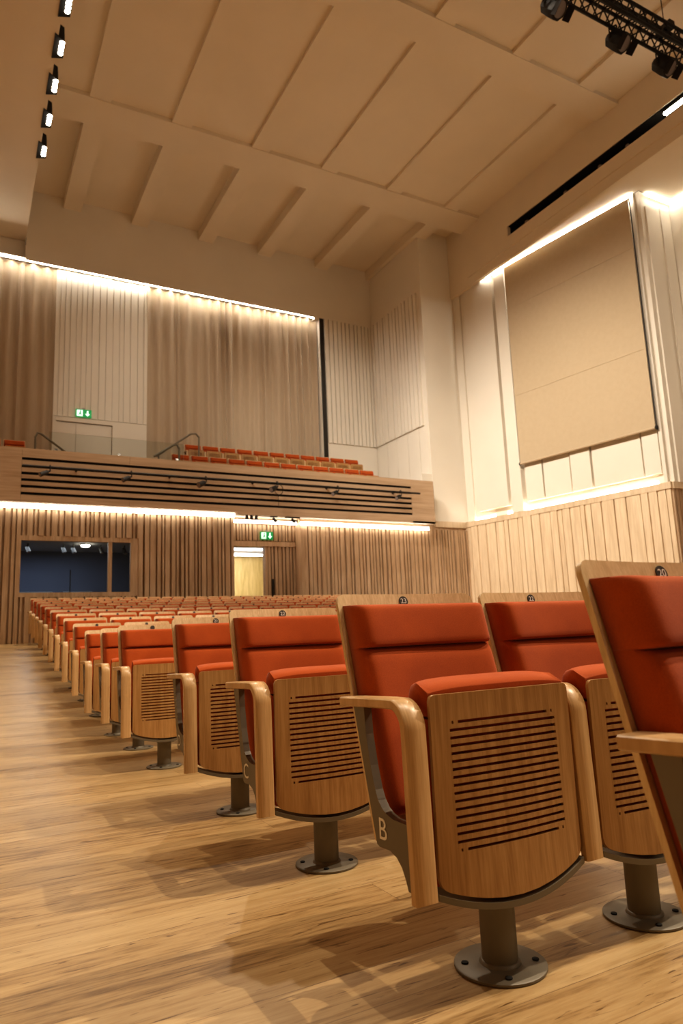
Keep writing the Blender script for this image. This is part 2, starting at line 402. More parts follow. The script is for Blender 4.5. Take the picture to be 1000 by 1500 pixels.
def spot_head(root, r=0.055, L=0.16, aim=(0, -0.5, -1), at=(0, 0, 0), lens='lens', m='blackmetal'):
    d = Vector(aim).normalized(); a = Vector(at)
    b = MB(); b.tube([a - d * L * 0.5, a - d * L * 0.4, a + d * L * 0.42, a + d * L * 0.5], [r * 0.7, r * 0.92, r, r * 1.06], 14)
    h = b.build('lamp_body', M[m], root)
    b = MB(); b.tube([a + d * L * 0.5, a + d * (L * 0.5 + 0.006)], r * 0.9, 14); b.build('lens', M[lens], h)
    return h
for i, x in enumerate((1.15, 1.85, 2.05, 2.62, 3.12)):
    t = thing('booth_spotlight', ['first', 'second', 'third', 'fourth', 'fifth'][i] + ' small black spotlight along the ceiling seen through the booth window', 'spotlight', (x * 1.075, 17.0, 3.06), group='spotlights in the control booth')
    b = MB(); b.tube([(0, 0, 0), (0, 0, -0.07)], 0.015, 8); b.build('stem', M['blackmetal'], t)
    spot_head(t, 0.045, 0.15, (0.3, -0.4, -1), (0, 0, -0.13))
t = thing('booth_lamp', 'bright white oval lamp seen through the booth window', 'lamp', (2.45, 16.9, 3.06))
b = MB(); b.lathe([(0.10, -0.03), (0.12, 0.0)], 20); b.build('ring', M['blackmetal'], t)
b = MB(); b.lathe([(0.03, -0.075), (0.085, -0.06), (0.10, -0.03)], 20); b.build('bulb', M['lamp'], t)
for i, (x, w_, s) in enumerate(((1.35, 0.75, 'wide dark control desk nearest the booth window edge'), (2.25, 0.62, 'dark control desk with a thin microphone stem in the booth'))):
    t = thing('control_desk', s, 'desk', (x, 16.25, 0.78), group='desks in the control booth')
    b = MB(); b.prism([(-0.3, 0.98), (0.3, 1.10), (0.3, 1.16), (-0.3, 1.04)], 'x', -w_ / 2, w_ / 2); b.build('console', M['black'], t)
    b = MB()
    for sx in (-1, 1):
        b = MB(); b.box(sx * w_ / 2 - 0.02 * (sx + 1), sx * w_ / 2 - 0.02 * (sx - 1), -0.25, 0.25, 0, 1.02); b.build('side_panel', M['blackmetal'], t)
    if i: 
        b = MB(); b.tube([(-0.18, 0.1, 1.1), (-0.18, 0.1, 1.62)], 0.012, 8); b.build('microphone_stem', M['blackmetal'], t)

# lobby behind the doorway
f = MB()
f.box(4.6, 8.6, 19.2, 19.3, 0.7, 3.2); f.box(4.5, 4.6, YR + 0.1, 19.3, 0.7, 3.2); f.box(8.6, 8.7, YR + 0.1, 19.3, 0.7, 3.2)
struct('wall_lobby', f, M['lobby'])
f = MB(); f.box(4.6, 8.6, YR + 0.1, 19.2, 3.1, 3.2); struct('ceiling_lobby', f, M['boothceil'])
f = MB(); f.box(4.6, 8.6, YR + 0.1, 19.2, 0.7, ZB); struct('floor_lobby', f, M['floor'])
for i, y in enumerate((17.1, 18.35)):
    t = thing('lobby_tube_light', ('upper', 'lower')[i] + ' of the two bright tube lights seen through the doorway', 'tube light', (6.5, y, 3.1), group='tube lights in the lobby')
    b = MB(); b.box(-1.4, 1.4, -0.05, 0.05, -0.03, 0.0); b.build('tray', M['boothceil'], t)
    b = MB(); b.tube([(-1.38, 0, -0.05), (1.38, 0, -0.05)], 0.035, 10); b.build('tube', M['lobbylamp'], t)

def exit_sign(loc, label, w, h):
    t = thing('exit_sign', label, 'exit sign', loc, group='green exit signs')
    b = MB(); b.box(-w, w, -0.035, 0.0, -h, h); box = b.build('case', M['green'], t)
    # doorway pictogram: white door leaf on one side, running figure and arrow on the other
    b = MB(); b.box(-w * 0.86, -w * 0.12, -0.04, -0.036, -h * 0.8, h * 0.8); leaf = b.build('door_symbol', M['signwhite'], box)
    b = MB()
    b.lathe([(0.004, -0.02), (h * 0.2, -0.018), (h * 0.2, 0.0), (0.004, 0.002)], 12, (0, 0, 0))
    b.v = [(p[0] - w * 0.42, -0.043 + p[2] * 0.1, p[1] + h * 0.45) for p in b.v]
    b.prism([(-w * 0.55, h * 0.2), (-w * 0.35, h * 0.2), (-w * 0.3, -h * 0.15), (-w * 0.2, -h * 0.6), (-w * 0.3, -h * 0.62), (-w * 0.42, -h * 0.2), (-w * 0.6, -h * 0.6), (-w * 0.7, -h * 0.55), (-w * 0.55, -h * 0.1)], 'y', -0.044, -0.040)
    b.build('figure_symbol', M['green'], box)
    b = MB()
    b.prism([(w * 0.4, h * 0.7), (w * 0.6, h * 0.7), (w * 0.6, -h * 0.1), (w * 0.82, -h * 0.1), (w * 0.5, -h * 0.75), (w * 0.18, -h * 0.1), (w * 0.4, -h * 0.1)], 'y', -0.04, -0.036)
    b.build('arrow_symbol', M['signwhite'], box)
    b = MB(); b.box(-w * 0.2, w * 0.2, -0.03, 0.0, h, h + 0.04); b.build('bracket', M['boothceil'], t)
    return t
exit_sign((6.66, YR - 0.075, 3.27), 'green exit sign above the lobby doorway under the balcony', 0.17, 0.10)

# ------------------------------------------------------------------ balcony
YF = 15.35; FX0, FX1 = 0.945, 10.62; BX1 = 11.37
zs = [0.8 + (z - 0.8) * 0.99 for z in (4.65, 4.49, 4.34, 4.20, 4.06, 3.91)]
ZT = 4.80; ZBT = 3.69
mb = MB(); hw = 0.029
def plank(x0, x1, z0, z1):
    # panels are cut by hairline joints
    cuts = [x0] + [c for c in (-2.0, 3.12, 6.6, 10.62) if x0 < c < x1] + [x1]
    for a, b in zip(cuts, cuts[1:]): mb.box(a + 0.002, b - 0.002, YF, YF + 0.03, z0, z1)
plank(-5, FX0, ZBT, ZT); plank(FX1, BX1, ZBT - 0.05, ZT)
lim = [ZT] + [v for z in zs for v in (z + hw, z - hw)] + [ZBT]
for a, b in zip(lim[0::2], lim[1::2]): plank(FX0, FX1, b, a)
mb.box(5.6, BX1, YF, YF + 0.03, ZBT - 0.05, ZBT - 0.001)
mb.box(-5, BX1, YF, YF + 0.16, ZT, ZT + 0.035)
struct('wall_balcony_front', mb, M['fascia_wood'])
mb = MB(); mb.box(-5, BX1 - 0.01, YF + 0.06, YF + 0.10, ZBT, ZT - 0.01); struct('fascia_slot_shade', mb, M['black'])  # black sheet behind the fascia, standing in for the shade in its slots
mb = MB(); mb.box(BX1 + 0.005, BX1 + 0.04, YF + 0.05, YW, 4.0, 4.7); struct('gap_shade_strip', mb, M['black'])  # black strip standing in for the shaded gap beside the pier
mb = MB(); mb.box(-5, BX1, YF + 0.10, 16.4, 3.705, 4.46); mb.box(-5, 11.74, 16.4, 19.1, 3.705, 4.46); mb.box(5.0, 11.74, 17.05, 18.75, 4.46, 5.13); mb.box(-5, 1.2, 17.05, 18.75, 4.46, 5.13)
mb.box(5.58, BX1, YF + 0.03, YF + 0.2, 3.645, 3.705)
struct('floor_balcony', mb, M['fascia_wood'])

# lighting pipe in front of the slots
t = thing('lighting_pipe', 'long dark horizontal pipe fixed along the slotted balcony front', 'pipe', (0, 15.18, 4.42))
b = MB(); b.tube([(0.945, 0, 0), (10.78, 0, 0)], 0.026, 10); p = b.build('pipe', M['blackmetal'], t)
for x in (2.0, 4.0, 6.0, 8.0, 10.0):
    b = MB(); b.box(x - 0.015, x + 0.015, 0.0, 0.19, -0.02, 0.02); b.build('bracket', M['blackmetal'], t)
ords = ['first', 'second', 'third', 'fourth', 'fifth', 'sixth', 'seventh', 'eighth', 'ninth', 'tenth', 'eleventh', 'twelfth', 'thirteenth', 'fourteenth', 'fifteenth', 'sixteenth']
for i, x in enumerate((1.47, 3.12, 4.80, 6.58, 8.25, 10.15)):
    t = thing('clamp_spotlight', ords[i] + ' small black clamp spotlight counted from the booth end of the balcony pipe', 'spotlight', (x, 15.18, 4.42), group='clamp spotlights on the balcony pipe')
    b = MB()
    b.tube([(0, 0.035, -0.03), (0, 0.046, 0.0), (0, 0.03, 0.038), (0, 0.0, 0.047), (0, -0.03, 0.038), (0, -0.046, 0.0), (0, -0.046, -0.1)], 0.011, 8); b.build('hook', M['blackmetal'], t)
    b = MB(); b.tube([(0, -0.046, -0.09), (-0.10, -0.05, -0.12)], 0.016, 8); b.build('yoke', M['blackmetal'], t)
    spot_head(t, 0.065 if i in (2, 3) else 0.05, 0.19, (-0.85, -0.35, -0.45), (-0.12, -0.07, -0.15))
    if i == 3:
        b = MB(); b.tube([(0.02 + 0.11 * math.cos(a * 0.35), -0.05, -0.16 + 0.13 * math.sin(a * 0.35)) for a in range(0, 18)], 0.008, 6)
        b.tube([(0.0, -0.05, -0.28), (0.02, -0.02, -0.6)], 0.006, 6); b.build('cable_loop', M['blackmetal'], t)
# little heads under the balcony edge at the doorway
for i, x in enumerate((5.86, 5.98, 6.10)):
    t = thing('edge_downlight', ('first', 'second', 'third')[i] + ' of the three tiny black downlights under the balcony edge above the doorway', 'downlight', (x, YF + 0.02, 3.64), group='tiny downlights above the doorway')
    b = MB(); b.lathe([(0.028, 0.0), (0.034, -0.03), (0.04, -0.10), (0.03, -0.105)][::-1], 14); b.build('lamp_body', M['blackmetal'], t)
for i, x in enumerate((6.55, 7.05)):
    t = thing('ceiling_projector', ('single', 'wider')[i] + ' black bracket with a lamp hung under the balcony edge near the doorway', 'spotlight', (x, YF + 0.02, 3.64), group='brackets under the balcony edge')
    b = MB(); b.box(-0.09 - 0.1 * i, 0.09 + 0.1 * i, -0.03, 0.03, -0.025, 0); b.build('plate', M['blackmetal'], t)
    b = MB(); b.tube([(0, 0, 0), (0, 0, -0.06)], 0.012, 8); b.build('stem', M['blackmetal'], t)
    spot_head(t, 0.04, 0.12, (0.5, -0.5, -0.8), (0.02, 0, -0.09))

# strip lights under the balcony
def strip(name, label, p0, p1, hgt, dep, m='strip'):
    """slim lit bar between two points (bottom corners)"""
    p0, p1 = Vector(p0), Vector(p1); d = p1 - p0; n = Vector((-d.y, d.x, 0)).normalized()
    t = thing(name, label, 'strip light', p0, group='warm strip lights')
    b = MB(); b.obox((0, 0, 0), d, n * dep, (0, 0, hgt)); b.build('diffuser', M[m], t)
    b = MB(); b.obox(n * dep, d, n * 0.006, (0, 0, hgt)); b.build('mounting_tray', M['wall'], t)
    return t
strip('strip_light', 'long warm strip light under the balcony front above the booth window', (-5, 15.45, 3.595), (5.58, 15.45, 3.595), 0.085, 0.05, 'strip_soft')
strip('strip_light', 'short warm strip light above the exit sign of the lobby doorway', (5.60, 16.02, 3.57), (7.46, 16.02, 3.57), 0.07, 0.05, 'strip_soft')
strip('strip_light', 'warm strip light under the balcony front above the tall battens', (7.46, 15.74, 3.52), (11.42, 15.74, 3.52), 0.085, 0.05, 'strip_soft')

# glass guard on top of the balcony front
t = thing('glass_guard', 'clear low glass panel standing on the balcony front before the cream door', 'glass panel', (0, YF + 0.08, ZT + 0.035))
b = MB(); b.box(1.45, 4.35, -0.006, 0.006, 0, 0.42); b.build('pane', M['glass'], t)
for x in (1.6, 2.9, 4.2):
    b = MB(); b.box(x - 0.03, x + 0.03, -0.015, 0.015, 0.0, 0.06); b.build('clip', M['chrome'], t)

# handrails
def handrail(label, pts, post):
    t = thing('handrail', label, 'handrail', (0, 0, 0), group='grey stair handrails on the balcony')
    b = MB(); b.tube(pts, 0.024, 10); b.build('rail', M['metal'], t)
    for p in post:
        b = MB(); b.tube(p, 0.022, 10); b.build('post', M['metal'], t)
handrail('tall grey stair handrail beside the back row of balcony seats', [(5.20, 17.0, 5.93), (5.12, 17.0, 6.02), (4.98, 17.0, 6.0), (4.10, 17.0, 5.33)], [[(5.20, 17.0, 4.46), (5.20, 17.0, 5.95)], [(4.16, 17.0, 4.46), (4.16, 17.0, 5.36)]])
handrail('lower grey stair handrail beside the front row of balcony seats', [(4.40, 15.98, 5.30), (4.34, 15.98, 5.39), (4.24, 15.98, 5.36), (3.80, 15.98, 5.05)], [[(4.40, 15.98, 4.46), (4.40, 15.98, 5.32)]])
handrail('grey stair handrail between the gathered curtain and the cream door', [(1.24, 16.1, 5.30), (1.28, 16.1, 5.40), (1.36, 16.1, 5.38), (1.86, 16.1, 5.02)], [[(1.24, 16.1, 4.46), (1.24, 16.1, 5.32)], [(1.80, 16.1, 4.46), (1.80, 16.1, 5.05)]])

# ------------------------------------------------------------------ upper back wall
YU = 18.8
mb = MB()
mb.box(-6, 1.05, YU + 0.32, YU + 0.5, 4.2, 12.2); mb.box(1.05, 11.76, YU + 0.02, YU + 0.32, 10.95, 10.98); mb.box(-6, 1.05, YU - 0.0, YU + 0.16, 10.95, 10.98)  # thin shelves added over the curtain strip to block and bounce its light
mb.box(1.05, 11.76, YU, YU + 0.02, 10.9, 13.1)
mb.box(1.05, 11.9, YU + 0.32, YU + 0.5, 4.2, 11.5)
mb.box(9.78, 11.76, YU + 0.02, YU + 0.3, 4.33, 10.94)
mb.box(9.62, 9.78, YU + 0.02, YU + 0.3, 10.86, 10.9)
struct('wall_upper_back', mb, M['wall'])
mb = MB()   # cream battens between the curtains and at the corner
ribs(mb, (1.86, YU + 0.2), (4.3, YU + 0.2), lambda a, b: [(6.74, 10.90)], (0.09, 0.17), (0.03, 0.05), 31, (0, -1), gr=(0.02, 0.04))
mb.box(1.86, 4.3, YU + 0.2, YU + 0.3, 6.7, 10.90)
mb.box(3.42, 4.3, YU + 0.15, YU + 0.3, 4.33, 6.72); mb.box(1.86, 1.96, YU + 0.15, YU + 0.3, 4.33, 6.72)
ribs(mb, (9.95, YU + 0.02), (11.70, YU + 0.02), lambda a, b: [(6.72, 10.9)], (0.09, 0.14), (0.05, 0.07), 33, (0, -1), base=0.006, gr=(0.025, 0.045))
ribs(mb, (11.76, 18.72), (11.76, 16.12), lambda a, b: [(6.72 , 10.92)], (0.11, 0.19), (0.06, 0.08), 34, (-1, 0), base=0.006, gr=(0.025, 0.045))
ribs(mb, (11.76, 18.72), (11.76, 15.95), lambda a, b: [(4.33, 6.69)], (0.5, 0.62), (0.02, 0.03), 35, (-1, 0), base=0.004, gr=(0.015, 0.02))
mb.box(9.95, 11.70, YU - 0.0, YU + 0.02, 4.33, 6.69)
struct('wall_upper_battens', mb, M['wall'])
mb = MB(); mb.box(9.79, 9.93, YU - 0.01, YU + 0.015, 4.33, 10.9); struct('trim_4', mb, M['steel'])
# cream door
mb = MB(); mb.box(1.96, 2.44, YU + 0.17, YU + 0.21, 4.34, 6.58)
d = struct('door_1', mb, M['wall'])
mb = MB(); mb.box(2.446, 3.36, YU + 0.17, YU + 0.21, 4.34, 6.58); mb.build('door_leaf', M['wall'], d)
mb = MB(); mb.box(1.93, 3.42, YU + 0.10, YU + 0.2, 6.60, 6.70); mb.box(3.37, 3.42, YU + 0.10, YU + 0.2, 4.34, 6.60); mb.build('door_frame', M['wall'], d)
mb = MB(); mb.box(2.6, 2.9, YU + 0.155, YU + 0.17, 5.3, 5.33); mb.build('handle', M['chrome'], d)
exit_sign((2.62, YU + 0.145, 6.86), 'green exit sign above the cream balcony door', 0.20, 0.105)

def curtain(name, label, x0, x1, y, z0, z1, seed, amp):
    R = random.Random(seed)
    # random fold phase along x
    xs = []; ph = 0.0; n = int((x1 - x0) / 0.035)
    folds = []
    x = x0
    fr = []
    while x < x1 + 0.5:
        wv = R.uniform(0.13, 0.40); fr.append((x, wv, R.uniform(0.5, 1.0))); x += wv
    def off(xx, v):
        k = 0
        for (a, wv, am) in fr:
            if a <= xx < a + wv:
                u = (xx - a) / wv
                return am * (0.5 - 0.5 * math.cos(2 * PI * u))
        return 0
    nv = 16
    mb = MB()
    V = []; f = []
    dr = [R.uniform(-1, 1) for _ in range(200)]
    for i in range(n + 1):
        x = x0 + (x1 - x0) * i / n
        for j in range(nv):
            v = j / (nv - 1)       # 0 top
            damp = 0.5 + 0.5 * math.exp(-2.2 * v) + 0.1 * math.sin(3 * v + x * 2)
            o = off(x, v) * amp * damp
            # folds drift slightly as they fall
            dx = 0.05 * v * math.sin(x * 3.1 + seed)
            V.append((x + dx, y - o, z1 + (z0 - z1) * v))
    for i in range(n):
        for j in range(nv - 1):
            f.append((i * nv + j, (i + 1) * nv + j, (i + 1) * nv + j + 1, i * nv + j + 1))
    mb.add(V, f, 0, True)
    t = thing(name, label, 'curtain', (0, 0, 0), group='beige curtains on the balcony')
    mb.build('cloth', M['curtain'], t)
    b = MB(); b.box(x0, x1, y - 0.03, y - 0.01, z1, z1 + 0.02); b.build('track', M['wall'], t)
    return t
curtain('curtain', 'beige curtain gathered in deep folds beside the cream balcony door', -4.5, 1.90, YU + 0.29, 4.47, 10.90, 3, 0.20)
curtain('curtain', 'wide beige curtain covering the wall behind the two rows of balcony seats', 4.16, 9.76, YU + 0.29, 5.14, 10.90, 5, 0.19)
strip('strip_light', 'long warm strip light washing the balcony curtains from above', (-4.5, YU + 0.03, 10.905), (9.6, YU + 0.03, 10.905), 0.03, 0.04, 'strip_curtain')

# ------------------------------------------------------------------ right side: pier, side wall, splayed bay
mb = MB()
mb.box(11.42, 11.76, YW + 0.02, 16.39, 3.7, 5.2); mb.box(11.76, 12.89, YW, 18.8 + 0.3, 3.81, 13.1); mb.box(12.6, 13.6, YW + 0.01, YW + 0.4, 3.7, 13.1)
struct('wall_right_pier', mb, M['wall'])
mb = MB()
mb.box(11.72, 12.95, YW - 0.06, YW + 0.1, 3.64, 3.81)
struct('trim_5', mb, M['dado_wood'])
# splayed wall axis
A = Vector((12.89, 15.9, 0)); Bv = Vector((13.79, 9.79, 0)); D = (Bv - A).normalized(); Nn = Vector((D.y, -D.x, 0))   # Nn faces into the hall
if Nn.x > 0: Nn = -Nn
LEN = (Bv - A).length
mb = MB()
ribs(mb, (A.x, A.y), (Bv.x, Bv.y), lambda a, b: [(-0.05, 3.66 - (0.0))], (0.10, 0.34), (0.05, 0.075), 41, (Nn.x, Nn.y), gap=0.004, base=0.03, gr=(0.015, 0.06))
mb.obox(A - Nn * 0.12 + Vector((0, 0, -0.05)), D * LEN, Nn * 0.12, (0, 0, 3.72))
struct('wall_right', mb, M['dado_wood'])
mb = MB()
ribs(mb, (Bv.x, Bv.y), (15.3, Bv.y), lambda a, b: [(-0.05, 3.66)], (0.05, 0.12), (0.02, 0.05), 43, (0, -1))
mb.box(Bv.x, 15.3, Bv.y, Bv.y + 0.1, -0.05, 3.7)
mb.box(15.3, 15.4, -6, Bv.y + 0.1, -0.05, 3.7)
struct('wall_right_return', mb, M['rib_wood'])
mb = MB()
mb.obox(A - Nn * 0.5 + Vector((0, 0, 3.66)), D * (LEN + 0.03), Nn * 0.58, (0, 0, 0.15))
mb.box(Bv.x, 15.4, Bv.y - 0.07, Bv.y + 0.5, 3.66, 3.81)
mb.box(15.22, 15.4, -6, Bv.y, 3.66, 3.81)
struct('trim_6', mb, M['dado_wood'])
# upper splayed wall: tall cream boards
def sp(s, n, z): return A + D * s + Nn * n + Vector((0, 0, z))
mb = MB()
mb.obox(sp(0, -0.5, 3.8), D * (LEN - 0.02), Nn * 0.37, (0, 0, 7.2))
Ssc = LEN / (15.9 - 9.79)
for (ya, yb, n, z0) in [(15.9, 15.62, -0.08, 3.82), (15.40, 15.02, -0.02, 4.06), (15.02, 14.28, 0.03, 4.06), (14.16, 13.78, 0.06, 3.82), (13.70, 13.15, -0.02, 4.06), (13.12, 12.32, -0.04, 4.06), (12.28, 11.72, -0.01, 4.06), (11.68, 10.40, -0.04, 4.06), (10.36, 9.97, -0.02, 4.06), (9.93, 9.84, 0.02, 3.82)]:
    s0, s1 = (15.9 - ya) * Ssc, (15.9 - yb) * Ssc
    mb.obox(sp(s0 + 0.004, -0.26, z0), D * (s1 - s0 - 0.008), Nn * (0.26 + n), (0, 0, 10.95 - z0))
struct('wall_right_upper', mb, M['wall'])
strip('strip_light', 'short warm strip light on the pale timber ledge next to the white pier', sp(0.22, -0.12, 3.812), sp(1.02, -0.12, 3.812), 0.085, 0.03, 'strip_ledge')
strip('strip_light', 'long warm strip light on the pale timber ledge below the blind', sp(1.45, -0.12, 3.812), sp(LEN - 0.18, -0.12, 3.812), 0.095, 0.03, 'strip_ledge')
# return of the bay and the next bay
mb = MB()
mb.box(13.86, 14.95, 9.74, 10.4, 3.81, 10.98)
mb.box(13.99, 14.4, 9.70, 9.74, 3.81, 10.6); mb.box(14.55, 14.9, 9.71, 9.74, 3.81, 10.7)
mb.obox(Vector((14.95, 9.74, 3.81)), Vector((0.35, -8, 0)), Vector((0.4, 0, 0)), (0, 0, 7.2))
struct('wall_right_far_bay', mb, M['wall'])
# roller blind
t = thing('roller_blind', 'large sand coloured roller blind lowered over the tall cream side wall', 'blind', sp((15.9 - 13.72) * Ssc, 0.10, 0))
bw = (13.72 - 9.93) * Ssc
def bl(s, n, z): return D * s + Nn * n + Vector((0, 0, z))
b = MB()
for z0, z1 in ((5.12, 7.0), (7.004, 9.56), (9.564, 10.84)):
    b.obox(bl(0, 0, z0), D * bw, Nn * 0.008, (0, 0, z1 - z0))
for z in (7.0, 9.55): b.obox(bl(0, 0.008, z), D * bw, Nn * 0.008, (0, 0, 0.02))
b.build('blind_cloth', M['blind'], t)
b = MB(); b.tube([bl(0.0, 0.005, 5.09), bl(bw, 0.005, 5.09)], 0.03, 10); bb = b.build('bottom_bar', M['blind'], t)
for s in (-0.03, bw):
    b = MB(); b.tube([bl(s, 0.005, 5.09), bl(s + 0.03, 0.005, 5.09)], 0.04, 10); b.build('end_cap', M['blackmetal'], bb)
b = MB(); b.tube([bl(bw + 0.03, 0.0, 5.05), bl(bw + 0.03, 0.0, 10.84)], 0.014, 8); b.build('guide_wire', M['blackmetal'], t)
b = MB(); b.obox(bl(bw + 0.0, -0.1, 5.05), D * 0.02, Nn * 0.1, (0, 0, 0.1)); b.build('wire_bracket', M['blackmetal'], t)

# bulkhead over the bay with the long black lighting slot
BX = 12.9
mb = MB()
mb.box(BX, BX + 0.5, -6, YW, 11.78, 13.1); mb.box(BX, BX + 0.12, -6, YW, 10.85, 11.47)
mb.box(BX, BX + 0.5, 13.2, YW, 11.47, 11.78)
mb.box(BX - 0.035, BX, -6, 15.0, 11.12, 11.46)
mb.box(BX - 0.012, BX, 13.22, 14.98, 11.48, 11.77)
# soffit from the bulkhead to the splayed wall
mb.prism([(BX + 0.06, YW), (BX + 0.06, -6), (15.6, -6), (15.6, 8.9), (14.90, 9.66), (13.74, 9.66), (12.99, 14.86), (12.98, YW)], 'z', 10.91, 11.1)
struct('wall_right_bulkhead', mb, M['ceil'])
mb = MB(); mb.box(BX + 0.45, BX + 0.5, -6, 13.2, 11.47, 11.78); mb.box(BX + 0.12, BX + 0.5, -6, 13.2, 11.44, 11.47); struct('trim_7', mb, M['black'])
mb = MB(); mb.box(BX + 0.1, BX + 0.46, 13.15, 13.2, 11.47, 11.78); mb.box(BX + 0.02, BX + 0.45, -6, 13.18, 11.755, 11.78); struct('trim_8', mb, M['black'])
strip('strip_light', 'long warm strip light in the cove above the blind', sp((15.9 - 14.92) * Ssc, 0.10, 10.875), sp(LEN - 0.05, 0.10, 10.875), 0.03, 0.05)
strip('strip_light', 'warm strip light on the stepped cove corner beyond the blind', (13.98, 9.62, 10.86), (14.92, 9.62, 10.86), 0.03, 0.05, 'strip_ledge')
strip('strip_light', 'warm strip light in the cove of the next bay at the picture edge', (14.86, 9.5, 10.86), (15.16, 2.5, 10.86), 0.03, 0.05, 'strip_ledge')

# lamp rail in the slot
for i, y in enumerate((12.6, 11.2, 10.1, 9.3)):
    t = thing('slot_spotlight', ords[i] + ' unlit black spotlight inside the long black bulkhead slot', 'spotlight', (BX + 0.16, y, 11.755), group='unlit spotlights in the bulkhead slot')
    b = MB(); b.tube([(0, 0, 0), (0, 0, -0.05)], 0.012, 8); b.build('stem', M['blackmetal'], t)
    spot_head(t, 0.06, 0.2, (-0.6, -0.4, -0.55), (0, 0, -0.13))
t = thing('slot_lamp', 'brilliant lit spotlight at the end of the black bulkhead slot', 'spotlight', (BX + 0.03, 7.95, 11.75))
b = MB(); b.tube([(0, 0, 0), (0, 0, -0.04)], 0.012, 8); b.build('stem', M['blackmetal'], t)
b = MB(); b.box(-0.02, 0.16, -0.32, 0.32, -0.10, -0.04); hd = b.build('lamp_body', M['blackmetal'], t)
b = MB(); b.tube([(0.02, -0.28, -0.11), (0.02, -0.26, -0.13), (0.02, 0.26, -0.13), (0.02, 0.28, -0.11)], 0.045, 12); b.build('lens', M['lamp'], hd)

# ------------------------------------------------------------------ ceiling
mb = MB()
ZC = 12.66
mb.box(1.0, 13.0, 15.0, 19.0, 12.95, 13.15)              # rear coffers
mb.box(1.0, 13.0, -6, 15.0, 12.76, 13.15)                # front coffers
mb.box(1.0, 12.9, 14.32, 15.2, ZC, 12.96); mb.box(1.0, 12.9, 9.30, 9.95, ZC, 12.80); mb.box(1.0, 12.9, 4.1, 4.8, ZC, 12.80)
for x in (1.95, 3.78, 5.76, 7.67, 9.68, 11.62):
    mb.box(x, x + 0.46, 15.2, 18.8, ZC, 12.96)
    mb.box(x, x + 0.46, 9.95, 14.32, ZC + 0.02, 12.80); mb.box(x, x + 0.46, -6, 9.30, ZC + 0.02, 12.80)
struct('ceiling', mb, M['ceil'])
mb = MB(); mb.box(-6, 1.05, -6, 19.1, 11.6, 13.1); struct('ceiling_side', mb, M['ceil'])
# recessed lamps along the edge of the side soffit
for i, y in enumerate((15.1, 14.04, 13.02, 12.03, 11.05)):
    t = thing('ceiling_lamp', ords[i] + ' lit lamp counted from the curtain in the black recesses along the side ceiling', 'lamp', (1.05, y, 11.6), group='lit lamps along the side ceiling')
    b = MB(); b.prism([(-0.06, -0.30), (0.10, -0.20), (0.13, 0.0), (0.13, 0.22), (-0.06, 0.30)], 'z', -0.02, 0.26); b.build('housing', M['black'], t)
    b = MB()
    for k in range(4): b.lathe([(0.01, -0.042), (0.04, -0.032), (0.046, -0.015)], 14, (0.075, -0.14 + 0.085 * k, 0))
    b.build('lamp_row', M['lamp'], t)

# side wall on the aisle side (outside the frame, closes the hall)
mb = MB(); mb.box(-5.2, -5.0, -6, 19.1, -0.2, 13.0); struct('wall_left', mb, M['rib_wood'])

# ------------------------------------------------------------------ truss
t = thing('lighting_truss', 'black lattice lighting truss hung high across the ceiling', 'truss', (0, 5.72, 9.8))
X0, X1, S = 5.4, 12.4, 0.27
for (y, z) in ((0, 0), (0, S), (S, 0), (S, S)):
    b = MB(); b.tube([(X0, y, z), (X1, y, z)], 0.026, 10); b.build('chord', M['blackmetal'], t)
n = 26
for nm, (a, c) in {'front': ((0, 0), (0, S)), 'rear': ((S, 0), (S, S)), 'under': ((0, 0), (S, 0)), 'over': ((0, S), (S, S))}.items():
    b = MB()
    for k in range(n):
        xa = X0 + (X1 - X0) * k / n; xb = X0 + (X1 - X0) * (k + 0.5) / n; xc = X0 + (X1 - X0) * (k + 1) / n
        b.tube([(xa, *a), (xb, *c)], 0.012, 6); b.tube([(xb, *c), (xc, *a)], 0.012, 6)
    b.build('lattice', M['blackmetal'], t)
b = MB(); b.box(X0, X1, 0.10, 0.20, S - 0.02, S + 0.03); b.build('cable_tray', M['blackmetal'], t)
for x in (9.5, 6.4):
    b = MB(); b.tube([(x, S / 2, S), (x, S / 2, 2.94)], 0.008, 6); b.build('suspension_cable', M['blackmetal'], t)
    b = MB(); b.box(x - 0.06, x + 0.06, 0, S, S, S + 0.12); b.build('hanger', M['blackmetal'], t)
